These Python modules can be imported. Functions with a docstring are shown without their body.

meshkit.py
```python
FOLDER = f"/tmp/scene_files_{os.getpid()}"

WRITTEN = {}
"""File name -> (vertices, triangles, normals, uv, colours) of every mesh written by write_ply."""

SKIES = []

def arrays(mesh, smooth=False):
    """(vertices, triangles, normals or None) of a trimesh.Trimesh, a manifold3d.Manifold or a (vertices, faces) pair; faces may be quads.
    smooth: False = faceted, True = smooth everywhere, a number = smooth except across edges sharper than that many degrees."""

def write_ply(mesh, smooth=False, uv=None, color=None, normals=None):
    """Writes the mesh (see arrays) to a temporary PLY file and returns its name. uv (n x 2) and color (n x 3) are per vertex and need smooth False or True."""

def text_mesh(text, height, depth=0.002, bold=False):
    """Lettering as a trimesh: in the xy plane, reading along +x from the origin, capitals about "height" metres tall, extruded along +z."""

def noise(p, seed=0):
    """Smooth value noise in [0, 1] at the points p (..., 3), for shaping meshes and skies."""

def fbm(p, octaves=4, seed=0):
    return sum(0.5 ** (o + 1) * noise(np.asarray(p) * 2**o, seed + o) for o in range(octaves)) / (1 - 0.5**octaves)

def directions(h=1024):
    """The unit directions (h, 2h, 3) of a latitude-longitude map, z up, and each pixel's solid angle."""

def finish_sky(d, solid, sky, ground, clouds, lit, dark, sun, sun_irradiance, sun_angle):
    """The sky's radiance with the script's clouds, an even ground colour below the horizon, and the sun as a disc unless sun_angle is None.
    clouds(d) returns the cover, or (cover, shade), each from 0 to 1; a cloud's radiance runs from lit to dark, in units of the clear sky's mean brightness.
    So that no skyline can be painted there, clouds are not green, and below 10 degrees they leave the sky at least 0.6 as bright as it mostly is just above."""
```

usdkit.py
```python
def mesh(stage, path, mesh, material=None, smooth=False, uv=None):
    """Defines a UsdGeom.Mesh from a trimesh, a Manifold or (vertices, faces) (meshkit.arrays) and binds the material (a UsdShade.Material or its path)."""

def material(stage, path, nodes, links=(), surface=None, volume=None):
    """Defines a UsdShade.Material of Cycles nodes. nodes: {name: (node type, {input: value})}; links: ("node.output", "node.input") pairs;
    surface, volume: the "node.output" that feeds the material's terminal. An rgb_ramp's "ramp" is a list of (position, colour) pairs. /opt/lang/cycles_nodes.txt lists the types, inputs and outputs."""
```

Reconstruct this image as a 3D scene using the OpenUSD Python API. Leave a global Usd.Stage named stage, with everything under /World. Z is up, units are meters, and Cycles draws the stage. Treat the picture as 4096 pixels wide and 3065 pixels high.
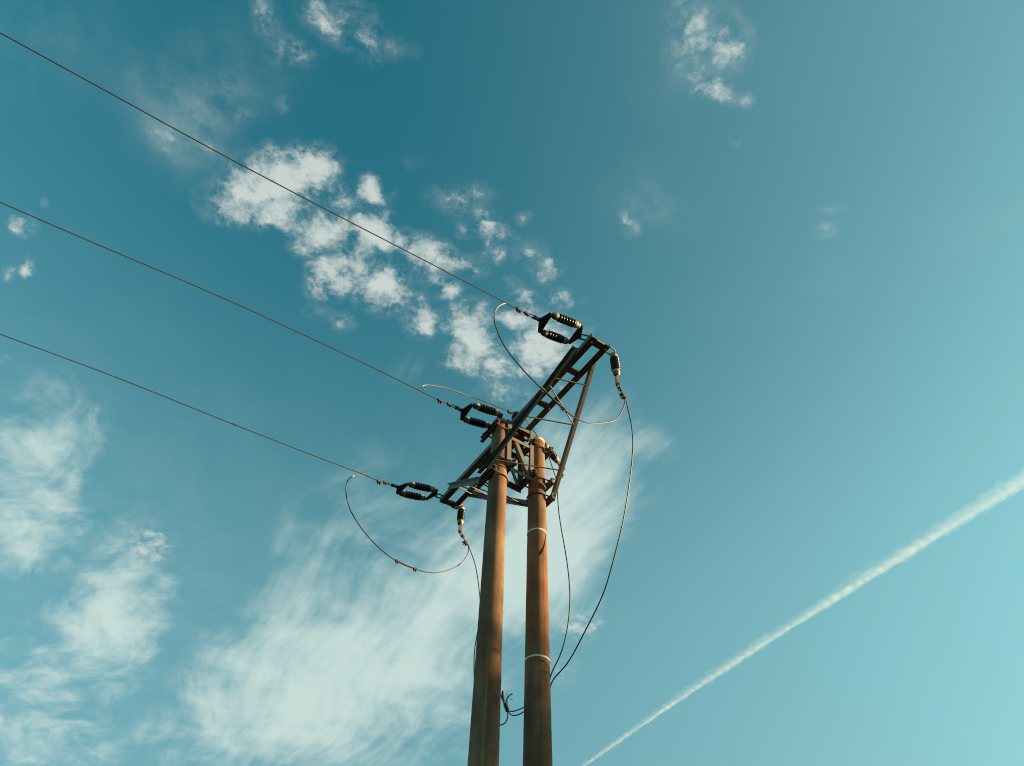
import math, random
import numpy as np, trimesh, usdkit, meshkit
from pxr import Usd, UsdGeom, UsdLux, UsdShade, Gf, Sdf, Vt

stage = Usd.Stage.CreateInMemory()
UsdGeom.SetStageUpAxis(stage, 'Z')
UsdGeom.SetStageMetersPerUnit(stage, 1.0)
World = UsdGeom.Xform.Define(stage, '/World')
UsdGeom.Scope.Define(stage, '/World/Looks')
EYE = 1.6
# ------------------------------------------------------------------ camera
pitch, roll = math.radians(50.4748), math.radians(2.0433)
fwd = np.array([0, math.cos(pitch), math.sin(pitch)])
up0 = np.array([0, -math.sin(pitch), math.cos(pitch)])
right0 = np.array([1.0, 0, 0])
cr = math.cos(roll) * right0 + math.sin(roll) * up0
cu = -math.sin(roll) * right0 + math.cos(roll) * up0
cam = UsdGeom.Camera.Define(stage, '/World/camera')
cam.CreateHorizontalApertureAttr(36.0)
cam.CreateFocalLengthAttr(36.0 * 3116.03 / 4096)
cam.CreateExposureAttr(2.2)
cam.CreateClippingRangeAttr(Gf.Vec2f(0.05, 60000.0))
cm = Gf.Matrix4d(1)
for i, v in enumerate((cr, cu, -fwd)):
    cm.SetRow(i, Gf.Vec4d(*[float(a) for a in v], 0))
cm.SetRow(3, Gf.Vec4d(0, 0, EYE, 1))
cam.AddTransformOp().Set(cm)

# ------------------------------------------------------------------ sky and sun
SUN_EL, SUN_AZ = math.radians(12.0), math.radians(88.0)
SKY_STRENGTH, SUN_INTENSITY = 0.05, 1.25
sun_dir = np.array([math.sin(SUN_AZ) * math.cos(SUN_EL), math.cos(SUN_AZ) * math.cos(SUN_EL), math.sin(SUN_EL)])

CUMULUS = [(-0.3337, 0.4811, 0.0656, 0.0371, 2.736, 1.00), (-0.2906, 0.4572, 0.0375, 0.0262, 2.923, 1.00), (-0.3838, 0.5018, 0.0521, 0.0297, 2.797, 0.85), (-0.3398, 0.5185, 0.0414, 0.0240, 2.995, 0.80), (-0.3948, 0.4665, 0.0296, 0.0196, 2.897, 0.35), (-0.2448, 0.5006, 0.0279, 0.0220, 2.836, 0.60), (-0.2082, 0.4894, 0.0173, 0.0149, 2.109, 0.90), (-0.2809, 0.5602, 0.0412, 0.0271, 2.753, 0.85), (-0.3180, 0.5482, 0.0284, 0.0236, -2.536, 0.50), (-0.2080, 0.5550, 0.0309, 0.0272, 2.499, 0.95), (-0.2751, 0.6238, 0.0416, 0.0282, 2.361, 0.85), (-0.2005, 0.6468, 0.0391, 0.0331, 1.852, 0.95), (-0.2376, 0.6102, 0.0352, 0.0266, 2.899, 0.70), (-0.2973, 0.6451, 0.0228, 0.0192, 2.441, 0.50), (-0.1726, 0.5649, 0.0264, 0.0194, -2.782, 0.60), (-0.1291, 0.5877, 0.0316, 0.0247, 2.969, 0.90), (-0.0871, 0.6017, 0.0289, 0.0189, 3.057, 0.60), (-0.1439, 0.7025, 0.0320, 0.0245, 1.746, 0.75), (-0.0816, 0.6998, 0.0356, 0.0263, 2.476, 0.80), (-0.0585, 0.7456, 0.0462, 0.0340, 1.627, 0.95), (-0.0343, 0.7946, 0.0274, 0.0251, 2.914, 0.80), (-0.1020, 0.6468, 0.0202, 0.0181, 1.896, 0.70), (0.0122, 0.6529, 0.0226, 0.0167, 3.092, 0.55), (0.0741, 0.6502, 0.0253, 0.0167, 3.120, 0.60), (0.0471, 0.7529, 0.0465, 0.0416, 1.487, 1.00), (0.0503, 0.7029, 0.0318, 0.0265, 3.125, 0.65), (0.0123, 0.6957, 0.0332, 0.0228, 3.092, 0.85), (-0.0053, 0.8000, 0.0305, 0.0253, 3.050, 0.55), (-0.0849, 0.7776, 0.0302, 0.0228, 3.018, 0.65), (-0.0384, 0.5357, 0.0288, 0.0184, -2.348, 0.70), (-0.0346, 0.5792, 0.0201, 0.0149, 1.594, 0.65), (0.0447, 0.6026, 0.0220, 0.0206, -3.077, 0.65), (-0.0715, 0.5399, 0.0173, 0.0147, 2.974, 0.45), (-0.0873, 0.4959, 0.0389, 0.0280, 3.041, 0.42), (-0.0582, 0.4844, 0.0257, 0.0180, 3.065, 0.35), (-0.1429, 0.4470, 0.0190, 0.0132, 3.019, 0.25), (0.0162, 0.5764, 0.0270, 0.0262, 3.098, 0.35), (-0.0118, 0.8483, 0.0468, 0.0306, 3.076, 0.45), (0.1012, 0.7051, 0.0218, 0.0194, -3.031, 0.35), (-0.2696, 0.7123, 0.0240, 0.0190, 2.807, 0.40), (-0.3032, 0.6901, 0.0292, 0.0172, 3.005, 0.30), (-0.2434, 0.2733, 0.0353, 0.0177, -2.361, 0.52), (-0.2853, 0.3088, 0.0256, 0.0161, -3.031, 0.50), (-0.3136, 0.2730, 0.0313, 0.0160, 1.620, 0.42), (-0.1915, 0.2903, 0.0329, 0.0203, 1.738, 0.46), (-0.2163, 0.2567, 0.0198, 0.0169, 2.613, 0.45), (-0.1608, 0.2974, 0.0345, 0.0185, 3.065, 0.30), (-0.3645, 0.3915, 0.0160, 0.0124, 2.200, 0.45), (-0.3097, 0.3713, 0.0148, 0.0105, 2.886, 0.35), (0.2046, 0.2795, 0.0418, 0.0301, 1.679, 0.48), (0.2438, 0.2782, 0.0345, 0.0260, 1.136, 0.58), (0.1904, 0.2458, 0.0262, 0.0194, 1.235, 0.40), (0.2364, 0.3285, 0.0346, 0.0140, -2.677, 0.65), (0.2807, 0.3443, 0.0134, 0.0101, 1.100, 0.50), (0.1585, 0.5235, 0.0205, 0.0130, 1.391, 0.50), (0.1842, 0.4959, 0.0453, 0.0316, -3.083, 0.28), (0.2743, 0.3993, 0.0150, 0.0122, -2.807, 0.35), (0.4382, 0.5255, 0.0188, 0.0099, 2.964, 0.42), (0.4357, 0.4939, 0.0221, 0.0125, -3.058, 0.28), (-0.7180, 0.5596, 0.0205, 0.0141, 2.144, 0.65), (-0.7415, 0.6302, 0.0182, 0.0100, 2.130, 0.75), (-0.6726, 0.5243, 0.0098, 0.0059, 2.174, 0.40), (-0.7721, 0.6444, 0.0184, 0.0089, 2.083, 0.40), (-0.8436, 0.8119, 0.0141, 0.0090, 2.357, 0.40), (0.1680, 1.5202, 0.0561, 0.0456, 1.838, 0.62), (0.1449, 1.7109, 0.0824, 0.0441, 1.501, 0.35), (-0.7271, 1.2915, 0.0697, 0.0396, 2.063, 0.62), (-0.4280, 0.3907, 0.0404, 0.0363, 2.850, 0.34), (-0.4674, 0.4266, 0.0337, 0.0299, -2.944, 0.36), (-0.3832, 0.3503, 0.0400, 0.0229, 2.980, 0.30), (-0.4219, 0.4313, 0.0312, 0.0247, -2.316, 0.34), (-0.4676, 0.3680, 0.0334, 0.0247, 2.559, 0.26), (-0.4874, 0.3423, 0.0249, 0.0164, 2.825, 0.20), (-0.0116, 0.5472, 0.0151, 0.0109, -2.505, 0.45), (0.0106, 0.5206, 0.0118, 0.0101, 3.100, 0.35), (0.0982, 0.7600, 0.0164, 0.0150, -3.020, 0.42), (-0.0154, 0.8670, 0.0331, 0.0208, 3.076, 0.40), (0.0315, 0.8586, 0.0251, 0.0186, 3.089, 0.45), (0.0802, 0.8258, 0.0200, 0.0160, 3.132, 0.40), (-0.1210, 0.6271, 0.0238, 0.0162, 3.033, 0.40), (-0.1677, 0.6177, 0.0208, 0.0161, -2.440, 0.42), (-0.1469, 0.6596, 0.0172, 0.0134, 2.956, 0.35), (-0.0652, 0.6111, 0.0208, 0.0159, 3.033, 0.42), (-0.1091, 0.7010, 0.0148, 0.0137, 2.544, 0.40), (-0.0223, 0.6972, 0.0188, 0.0175, 2.933, 0.45), (-0.0096, 0.6290, 0.0153, 0.0130, 3.056, 0.42), (-0.1948, 0.5072, 0.0152, 0.0107, 1.476, 0.40), (-0.1781, 0.5009, 0.0142, 0.0090, 1.717, 0.30)]
FEATHER = [(-0.8744, 1.0098, 0.1621, 0.0962, 2.200, 0.70), (-0.7839, 0.9654, 0.1008, 0.0448, 2.173, 0.55), (-0.9751, 1.2329, 0.1594, 0.0793, 2.088, 0.95), (-0.9772, 1.3281, 0.0877, 0.0511, 2.178, 0.60), (-0.8301, 1.1436, 0.1073, 0.0458, 1.978, 0.60), (-0.8470, 1.4735, 0.2597, 0.0762, 1.961, 0.75), (-0.9706, 1.5875, 0.2403, 0.0932, 2.299, 0.70), (-0.8096, 1.5411, 0.1634, 0.0742, 1.930, 0.55), (-1.1258, 1.8169, 0.2870, 0.1200, 2.363, 0.65), (-1.3029, 2.1386, 0.2317, 0.1331, 2.200, 0.62), (-1.1739, 2.2095, 0.2072, 0.1355, 2.633, 0.52), (-0.9287, 1.8694, 0.0976, 0.0873, 2.216, 0.50), (-0.7080, 1.5083, 0.1087, 0.0228, 2.438, 0.35)]
CIRRUS = [(-0.4686, 1.4257, 0.1440, 0.0592, 1.918, 0.65), (-0.3693, 1.2715, 0.2267, 0.0647, 1.850, 0.40), (-0.4133, 1.1886, 0.1181, 0.0939, 2.165, 0.22), (-0.5699, 1.6572, 0.1682, 0.0768, 2.167, 0.60), (-0.4923, 1.7958, 0.3004, 0.1636, 2.152, 0.80), (-0.3079, 1.6403, 0.3218, 0.1520, 2.178, 0.75), (-0.5969, 2.0864, 0.3126, 0.2418, 2.215, 0.85), (-0.3389, 1.9920, 0.3004, 0.1978, 2.046, 0.65), (-0.1739, 1.5379, 0.2675, 0.1148, 2.110, 0.65), (-0.7146, 1.8772, 0.1805, 0.0714, 1.746, 0.45), (-0.0883, 1.3469, 0.1959, 0.0873, 1.980, 0.55), (-0.0814, 1.6650, 0.1663, 0.0939, 1.701, 0.45), (-0.1194, 1.9281, 0.2140, 0.1068, 1.621, 0.45), (0.0451, 1.2929, 0.1708, 0.1107, 1.627, 0.95), (0.0954, 1.1886, 0.1390, 0.0907, 1.502, 0.90), (0.1213, 1.0558, 0.1308, 0.0934, 1.281, 0.95), (0.1589, 0.9587, 0.0970, 0.0694, 1.420, 0.75), (0.2430, 0.9432, 0.0546, 0.0340, -2.544, 0.60), (0.2169, 1.1015, 0.0627, 0.0552, 1.218, 0.55), (0.0832, 1.3849, 0.1300, 0.0883, 1.522, 0.75), (0.0326, 1.4894, 0.1494, 0.0766, 1.548, 0.65), (0.1609, 1.3169, 0.0619, 0.0571, 1.323, 0.35), (-0.1731, 0.8057, 0.0578, 0.0388, 1.974, 0.30), (-0.2196, 1.0244, 0.0929, 0.0614, 1.917, 0.25), (-0.1300, 1.1330, 0.1227, 0.0766, 1.909, 0.30), (-0.2762, 1.2811, 0.1360, 0.0840, 1.750, 0.30), (-0.8968, 2.1886, 0.2046, 0.1470, 2.541, 0.35), (0.2220, 1.4432, 0.0709, 0.0673, -2.707, 0.30)]
VEIL = [(-0.4388, 0.3850, 0.0843, 0.0686, 2.471, 0.55), (-0.6012, 0.3152, 0.0885, 0.0565, 2.764, 0.40), (-0.3554, 0.3292, 0.0787, 0.0551, 2.862, 0.35), (-0.4399, 0.4417, 0.0590, 0.0503, 2.304, 0.40), (0.1805, 0.4926, 0.0712, 0.0557, -3.018, 0.25), (-0.4295, 1.7491, 0.8545, 0.4827, 2.112, 0.20), (-0.9618, 1.4975, 0.7299, 0.2872, 1.970, 0.28), (0.2380, 0.2919, 0.0965, 0.0822, -2.530, 0.20), (0.5607, 0.5657, 0.2594, 0.0580, 2.803, 0.14), (0.6589, 0.4951, 0.0930, 0.0312, 2.831, 0.20)]
STREAK = math.atan2(*[(-0.1823, 1.2908)[k] - (-0.3241, 1.5841)[k] for k in (1, 0)])


GROW = {'c': 1.85, 's': 1.8, 'v': 1.5, 'u': 1.7}


def sky_material():
    n, l = {}, []
    def node(name, kind, **kw):
        n[name] = (kind, kw); return name
    def link(*ab): l.append(ab)
    node('co', 'texture_coordinate'); node('sep', 'separate_xyz'); link('co.generated', 'sep.vector')
    node('zc', 'math', math_type='maximum', value2=0.04); link('sep.z', 'zc.value1')
    node('px', 'math', math_type='divide'); link('sep.x', 'px.value1'); link('zc.value', 'px.value2')
    node('py', 'math', math_type='divide'); link('sep.y', 'py.value1'); link('zc.value', 'py.value2')
    node('p0', 'combine_xyz', z=0.0); link('px.value', 'p0.x'); link('py.value', 'p0.y')
    # gentle warp shared by the cloud masks
    node('wn', 'noise_texture', scale=9.0, detail=8.0, roughness=0.72); link('p0.vector', 'wn.vector')
    node('ws', 'vector_math', math_type='subtract', vector2=(0.5, 0.5, 0.5)); link('wn.color', 'ws.vector1')
    node('wm', 'vector_math', math_type='multiply_add', vector2=(0.06, 0.06, 0.0)); link('ws.vector', 'wm.vector1'); link('p0.vector', 'wm.vector3')
    P = 'wm.vector'
    def mr(name, src, a, b, c=0.0, d=1.0, kind='smoothstep'):
        node(name, 'map_range', range_type=kind, from_min=a, from_max=b, to_min=c, to_max=d, clamp=True); link(src, name + '.value'); return name + '.result'
    def mth(name, op, a, b):
        node(name, 'math', math_type=op)
        for k, v in (('value1', a), ('value2', b)):
            if isinstance(v, str): link(v, f'{name}.{k}')
            else: n[name][1][k] = v
        return name + '.value'
    def field(tag, blobs):
        acc = None
        for i, (x, y, a, b, ang, w) in enumerate(blobs):
            m = node(f'{tag}m{i}', 'mapping', mapping_type='texture', location=(x, y, 0), rotation=(0, 0, ang), scale=(a * GROW[tag], b * GROW[tag], 1.0)); link(P, m + '.vector')
            g = node(f'{tag}g{i}', 'gradient_texture', gradient_type='spherical'); link(m + '.vector', g + '.vector')
            if tag == 'c':                       # puffs stay apart: the greater of each and the rest
                q = mth(f'{tag}w{i}', 'multiply', g + '.fac', w)
                acc = mth(f'{tag}s{i}', 'smoothmax', acc, q) if acc else q
                if i: n[f'{tag}s{i}'][1]['value3'] = 0.12
                continue
            s = node(f'{tag}s{i}', 'math', math_type='multiply_add', value2=w, value3=0.0); link(g + '.fac', s + '.value1')
            if acc: link(acc, s + '.value3')
            acc = s + '.value'
        return acc
    # cumulus puffs: billowed edges, torn by finer noise
    c = mr('cfix', field('c', CUMULUS), 0.115, 1.0, 0.0, 1.0, 'linear')
    node('cn', 'noise_texture', scale=27.0, detail=10.0, roughness=0.69); link('wm.vector', 'cn.vector')
    node('cv0', 'vector_math', math_type='multiply_add', vector2=(0.05, 0.05, 0.0)); node('cvn', 'noise_texture', scale=40.0, detail=5.0, roughness=0.6); link('p0.vector', 'cvn.vector'); link('cvn.color', 'cv0.vector1'); link('p0.vector', 'cv0.vector3')
    node('cv', 'voronoi_texture', feature='smooth_f1', dimensions='2D', scale=34.0, detail=3.0, roughness=0.55, lacunarity=2.3, smoothness=0.35, use_normalize=True); link('cv0.vector', 'cv.vector')
    cn = mth('cnn', 'add', mr('cnr', 'cn.fac', 0.0, 1.0, -2.3, 2.3, 'linear'), mr('cvr', 'cv.distance', 0.0, 0.8, 0.75, -0.95, 'linear'))
    cd = mth('cd', 'add', mth('ck', 'multiply', c, 2.6), mth('cnm', 'multiply', cn, mr('cw', c, 0.0, 0.3, 0.25, 1.0)))
    cs = mr('ca', cd, 0.35, 2.3)
    ch = mth('ch', 'multiply', mth('ch1', 'multiply', c, 0.75), mr('ch2', cn, -0.5, 0.6))
    ca = mth('cmax', 'maximum', cs, ch)
    # cirrus, combed along the wind
    node('sm', 'mapping', mapping_type='texture', rotation=(0, 0, STREAK), scale=(3.0, 1.0, 1.0))
    node('wn2', 'noise_texture', scale=2.2, detail=1.0); link('p0.vector', 'wn2.vector')
    node('ws2', 'vector_math', math_type='subtract', vector2=(0.5, 0.5, 0.5)); link('wn2.color', 'ws2.vector1')
    node('wm2', 'vector_math', math_type='multiply_add', vector2=(0.22, 0.22, 0.0)); link('ws2.vector', 'wm2.vector1'); link('p0.vector', 'wm2.vector3')
    link('wm2.vector', 'sm.vector')
    node('sn', 'noise_texture', scale=12.0, detail=7.0, roughness=0.58); link('sm.vector', 'sn.vector')
    node('fm', 'mapping', mapping_type='texture', rotation=(0, 0, STREAK), scale=(9.0, 1.0, 1.0)); link('wm2.vector', 'fm.vector')
    node('fn', 'noise_texture', scale=40.0, detail=4.0, roughness=0.5); link('fm.vector', 'fn.vector')
    node('im', 'noise_texture', scale=7.0, detail=9.0, roughness=0.6); link('wm2.vector', 'im.vector')
    s = field('s', CIRRUS)
    sn = mth('sn3', 'add', mth('sn2', 'add', mr('snr', 'sn.fac', 0.0, 1.0, -1.25, 1.25, 'linear'), mr('fnr', 'fn.fac', 0.0, 1.0, -0.55, 0.55, 'linear')), mr('imr', 'im.fac', 0.0, 1.0, -1.1, 1.1, 'linear'))
    sd = mth('sd', 'add', mth('sk', 'multiply', s, 1.3), mth('snm', 'multiply', sn, mr('sw', s, 0.0, 0.5, 0.2, 1.0)))
    sa0 = mr('sa', sd, 0.08, 2.5)
    # the feathery bank at the left: rippled, only loosely combed
    node('um', 'mapping', mapping_type='texture', rotation=(0, 0, STREAK + 0.5), scale=(1.6, 1.0, 1.0)); link('wm2.vector', 'um.vector')
    node('un', 'noise_texture', scale=15.0, detail=10.0, roughness=0.62, distortion=0.35); link('um.vector', 'un.vector')
    node('un2', 'noise_texture', scale=5.0, detail=4.0, roughness=0.5); link('wm2.vector', 'un2.vector')
    u = field('u', FEATHER)
    un = mth('un3', 'add', mr('unr', 'un.fac', 0.0, 1.0, -1.75, 1.75, 'linear'), mr('un2r', 'un2.fac', 0.0, 1.0, -0.9, 0.9, 'linear'))
    ud = mth('ud', 'add', mth('uk', 'multiply', u, 1.35), mth('unm', 'multiply', un, mr('uw', u, 0.0, 0.45, 0.2, 1.0)))
    sa = mth('su', 'maximum', sa0, mr('ua', ud, 0.15, 2.35))
    # thin veil
    v = field('v', VEIL)
    node('vn', 'noise_texture', scale=9.0, detail=9.0, roughness=0.62); link('wm2.vector', 'vn.vector')
    vn = mr('vnr', 'vn.fac', 0.33, 0.75)
    va = mth('va', 'multiply', mth('vk', 'multiply', v, 0.5), vn)
    # a little of the same thin cloud over the rest of the sky
    node('gn', 'noise_texture', scale=1.7, detail=6.0, roughness=0.55); link('p0.vector', 'gn.vector')
    ga = mr('ga', 'gn.fac', 0.52, 0.9, 0.0, 0.03)
    # clear sky: physical sky, with the haze that whitens it towards the horizon and the sun
    node('sky', 'sky_texture', sky_type='single_scattering', sun_disc=False, sun_elevation=SUN_EL, sun_rotation=SUN_AZ, air_density=1.0, aerosol_density=1.0, ozone_density=1.0)
    node('tc', 'mix', mix_type='mix', color1=TINT_LOW, color2=TINT); link(mr('tz', 'sep.z', 0.0, 0.62), 'tc.fac')
    node('tint', 'mix', mix_type='multiply', fac=1.0); link('sky.color', 'tint.color1'); link('tc.color', 'tint.color2')
    node('dot', 'vector_math', math_type='dot_product', vector2=tuple(float(a) for a in sun_dir)); link('co.generated', 'dot.vector1')
    ez = mth('e2', 'exponent', mth('e1', 'divide', mth('e0', 'subtract', 'sep.z', 0.682), 0.07), 0.0)
    low = mth('e4', 'divide', 1.0, mth('e3', 'add', ez, 1.0))
    sunward = mth('e7', 'multiply', mth('e6', 'power', mth('e5', 'maximum', 'dot.value', 0.0), 1.5), 1.915)
    h = mth('h', 'add', low, sunward)
    node('hz', 'vector_math', math_type='scale', vector1=HAZE); link(h, 'hz.scale')
    node('clear', 'vector_math', math_type='add'); link('tint.color', 'clear.vector1'); link('hz.vector', 'clear.vector2')
    prev = 'clear.vector'
    for k, (a, colr) in enumerate(((ga, WISP), (va, WISP), (sa, CIRRUS_LIT), (ca, CUMULUS_LIT))):
        amax = (1.0, 1.0, 0.92, 0.9)[k]
        a = mth(f'am{k}', 'multiply', a, amax)
        node(f'mx{k}', 'mix', mix_type='mix', color2=colr); link(prev, f'mx{k}.color1'); link(a, f'mx{k}.fac')
        prev = f'mx{k}.color'
    node('bg', 'background_shader', strength=SKY_STRENGTH); link(prev, 'bg.color')
    return usdkit.material(stage, '/World/Looks/sky_with_clouds', n, l, surface='bg.background')


TINT, TINT_LOW = (0.146, 0.845, 0.737), (0.346, 0.476, 0.497)
HAZE = (0.470, 0.474, 0.364)
WISP = (1.908, 2.462, 2.432)
CIRRUS_LIT = (2.585, 3.232, 3.047)
CUMULUS_LIT = (2.770, 3.078, 2.893)
dome = UsdLux.DomeLight.Define(stage, '/World/sky')
dome.GetPrim().SetCustomDataByKey('kind', 'structure')
UsdShade.MaterialBindingAPI.Apply(dome.GetPrim()).Bind(sky_material())
sun = UsdLux.DistantLight.Define(stage, '/World/sun')
sun.CreateIntensityAttr(SUN_INTENSITY); sun.CreateAngleAttr(0.5); sun.CreateColorAttr(Gf.Vec3f(1.0, 0.655, 0.32))
sun.CreateNormalizeAttr(True)
sx = np.cross([0, 0, 1.0], sun_dir); sx /= np.linalg.norm(sx); sy = np.cross(sun_dir, sx)
sm = Gf.Matrix4d(1)
for i, v in enumerate((sx, sy, sun_dir)):
    sm.SetRow(i, Gf.Vec4d(*[float(a) for a in v], 0))
sun.AddTransformOp().Set(sm)

# ------------------------------------------------------------------ helpers
A0 = math.radians(32.3491)                     # the line of the two poles, measured from east
CX, CY = 0.104488, 6.523817                    # midway between the poles
# Everything on the poles is modelled in their own frame: x along the line (away to the right), y along the cross-arm (away to the left), z up from eye height.
taken = {}


def numbered(parent, name):
    k = (parent, name); i = taken.get(k, 0); taken[k] = i + 1
    return f'{parent}/{name}' + (f'_{i:03d}' if i else '')


def tag(prim, label=None, cat=None, group=None, kind=None):
    for k, v in (('label', label), ('category', cat), ('group', group), ('kind', kind)):
        if v: prim.SetCustomDataByKey(k, v)
    return prim


class Thing:
    """An Xform at the thing's base; its parts are given in the pole frame (or in world axes) and stored relative to it."""
    def __init__(self, name, label, cat, base, group=None, frame='pole', kind=None):
        self.path = numbered('/World', name)
        x = UsdGeom.Xform.Define(stage, self.path); self.base = np.array(base, float)
        if frame == 'pole':
            c, s = math.cos(A0), math.sin(A0)
            x.AddTranslateOp().Set(Gf.Vec3d(CX + c * base[0] - s * base[1], CY + s * base[0] + c * base[1], base[2] + EYE))
            x.AddRotateZOp().Set(math.degrees(A0))
        else:
            x.AddTranslateOp().Set(Gf.Vec3d(*[float(a) for a in base]))
        tag(x.GetPrim(), label, cat, group, kind)

    def part(self, name, mesh, mat, smooth=50, parent=None, label=None):
        v, f = (mesh.vertices, mesh.faces) if hasattr(mesh, 'vertices') else mesh
        p = numbered(parent or self.path, name)
        usdkit.mesh(stage, p, trimesh.Trimesh(np.asarray(v) - self.base, f, process=False), mat, smooth=smooth)
        if label: tag(stage.GetPrimAtPath(p), label)
        return p


def unit(a):
    a = np.asarray(a, float); return a / np.linalg.norm(a)


def join(*ms): return trimesh.util.concatenate([m for m in ms])


def basis(axis, ref=(0, 0, 1.0)):
    w = unit(axis); ref = np.asarray(ref, float)
    if abs(w @ unit(ref)) > 0.98: ref = np.array([1.0, 0, 0])
    a = unit(np.cross(ref, w)); return a, np.cross(w, a), w


def prism(poly, p0, p1, a, b):
    """The closed outline poly (2-D, in the directions a, b) swept straight from p0 to p1."""
    poly = np.asarray(poly, float); n = len(poly); p0, p1 = np.asarray(p0, float), np.asarray(p1, float)
    flat = poly[:, :1] * np.asarray(a) + poly[:, 1:] * np.asarray(b)
    v = np.vstack([p0 + flat, p1 + flat])
    import shapely
    tri = trimesh.creation.triangulate_polygon(shapely.Polygon(poly), engine='earcut')
    idx = [int(np.argmin(np.linalg.norm(poly - q, axis=1))) for q in tri[0]]
    t = np.array([[idx[i] for i in f] for f in tri[1]])
    side = [[i, (i + 1) % n, (i + 1) % n + n] for i in range(n)] + [[i, (i + 1) % n + n, i + n] for i in range(n)]
    m = trimesh.Trimesh(v, np.vstack([t[:, ::-1], t + n, side]), process=False)
    m.fix_normals(); return m


def angle(p0, p1, a, b, leg=0.063, t=0.006, leg2=None):
    """An angle section, its corner on the line p0-p1, legs along a and b, with a rounded root and toes."""
    w = unit(np.subtract(p1, p0)); a = unit(np.asarray(a, float) - w * (w @ np.asarray(a, float))); b = np.asarray(b, float); b = unit(b - w * (w @ b) - a * (a @ b))
    L2 = leg2 or leg; c = t * 0.4
    poly = [(0, 0), (leg - 0, 0), (leg, t - c), (leg - c, t), (t * 1.8, t), (t * 1.2, t * 1.2), (t, t * 1.8), (t, L2 - c), (t - c, L2), (0, L2)]
    return prism(poly, p0, p1, a, b)


def channel(p0, p1, web, out, h=0.08, fl=0.043, t=0.007):
    """A channel section: web of height h along web centred on the line p0-p1, flanges pointing along out."""
    w = unit(np.subtract(p1, p0)); web = unit(np.asarray(web, float) - w * (w @ np.asarray(web, float))); out = np.asarray(out, float); out = unit(out - w * (w @ out) - web * (web @ out))
    k = h / 2; c = 0.003
    poly = [(-k, 0), (k, 0), (k, fl - c), (k - c, fl), (k - t * 0.8, fl), (k - t, t * 1.5), (k - t * 1.6, t), (-k + t * 1.6, t), (-k + t, t * 1.5), (-k + t * 0.8, fl), (-k + c, fl), (-k, fl - c)]
    return prism(poly, p0, p1, web, out)


def bar(p0, p1, w, h, ref=(0, 0, 1.0), ch=0.0012):
    a, b, _ = basis(np.subtract(p1, p0), ref); x, y = w / 2, h / 2
    poly = [(-x + ch, -y), (x - ch, -y), (x, -y + ch), (x, y - ch), (x - ch, y), (-x + ch, y), (-x, y - ch), (-x, -y + ch)]
    return prism(poly, p0, p1, a, b)


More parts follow.
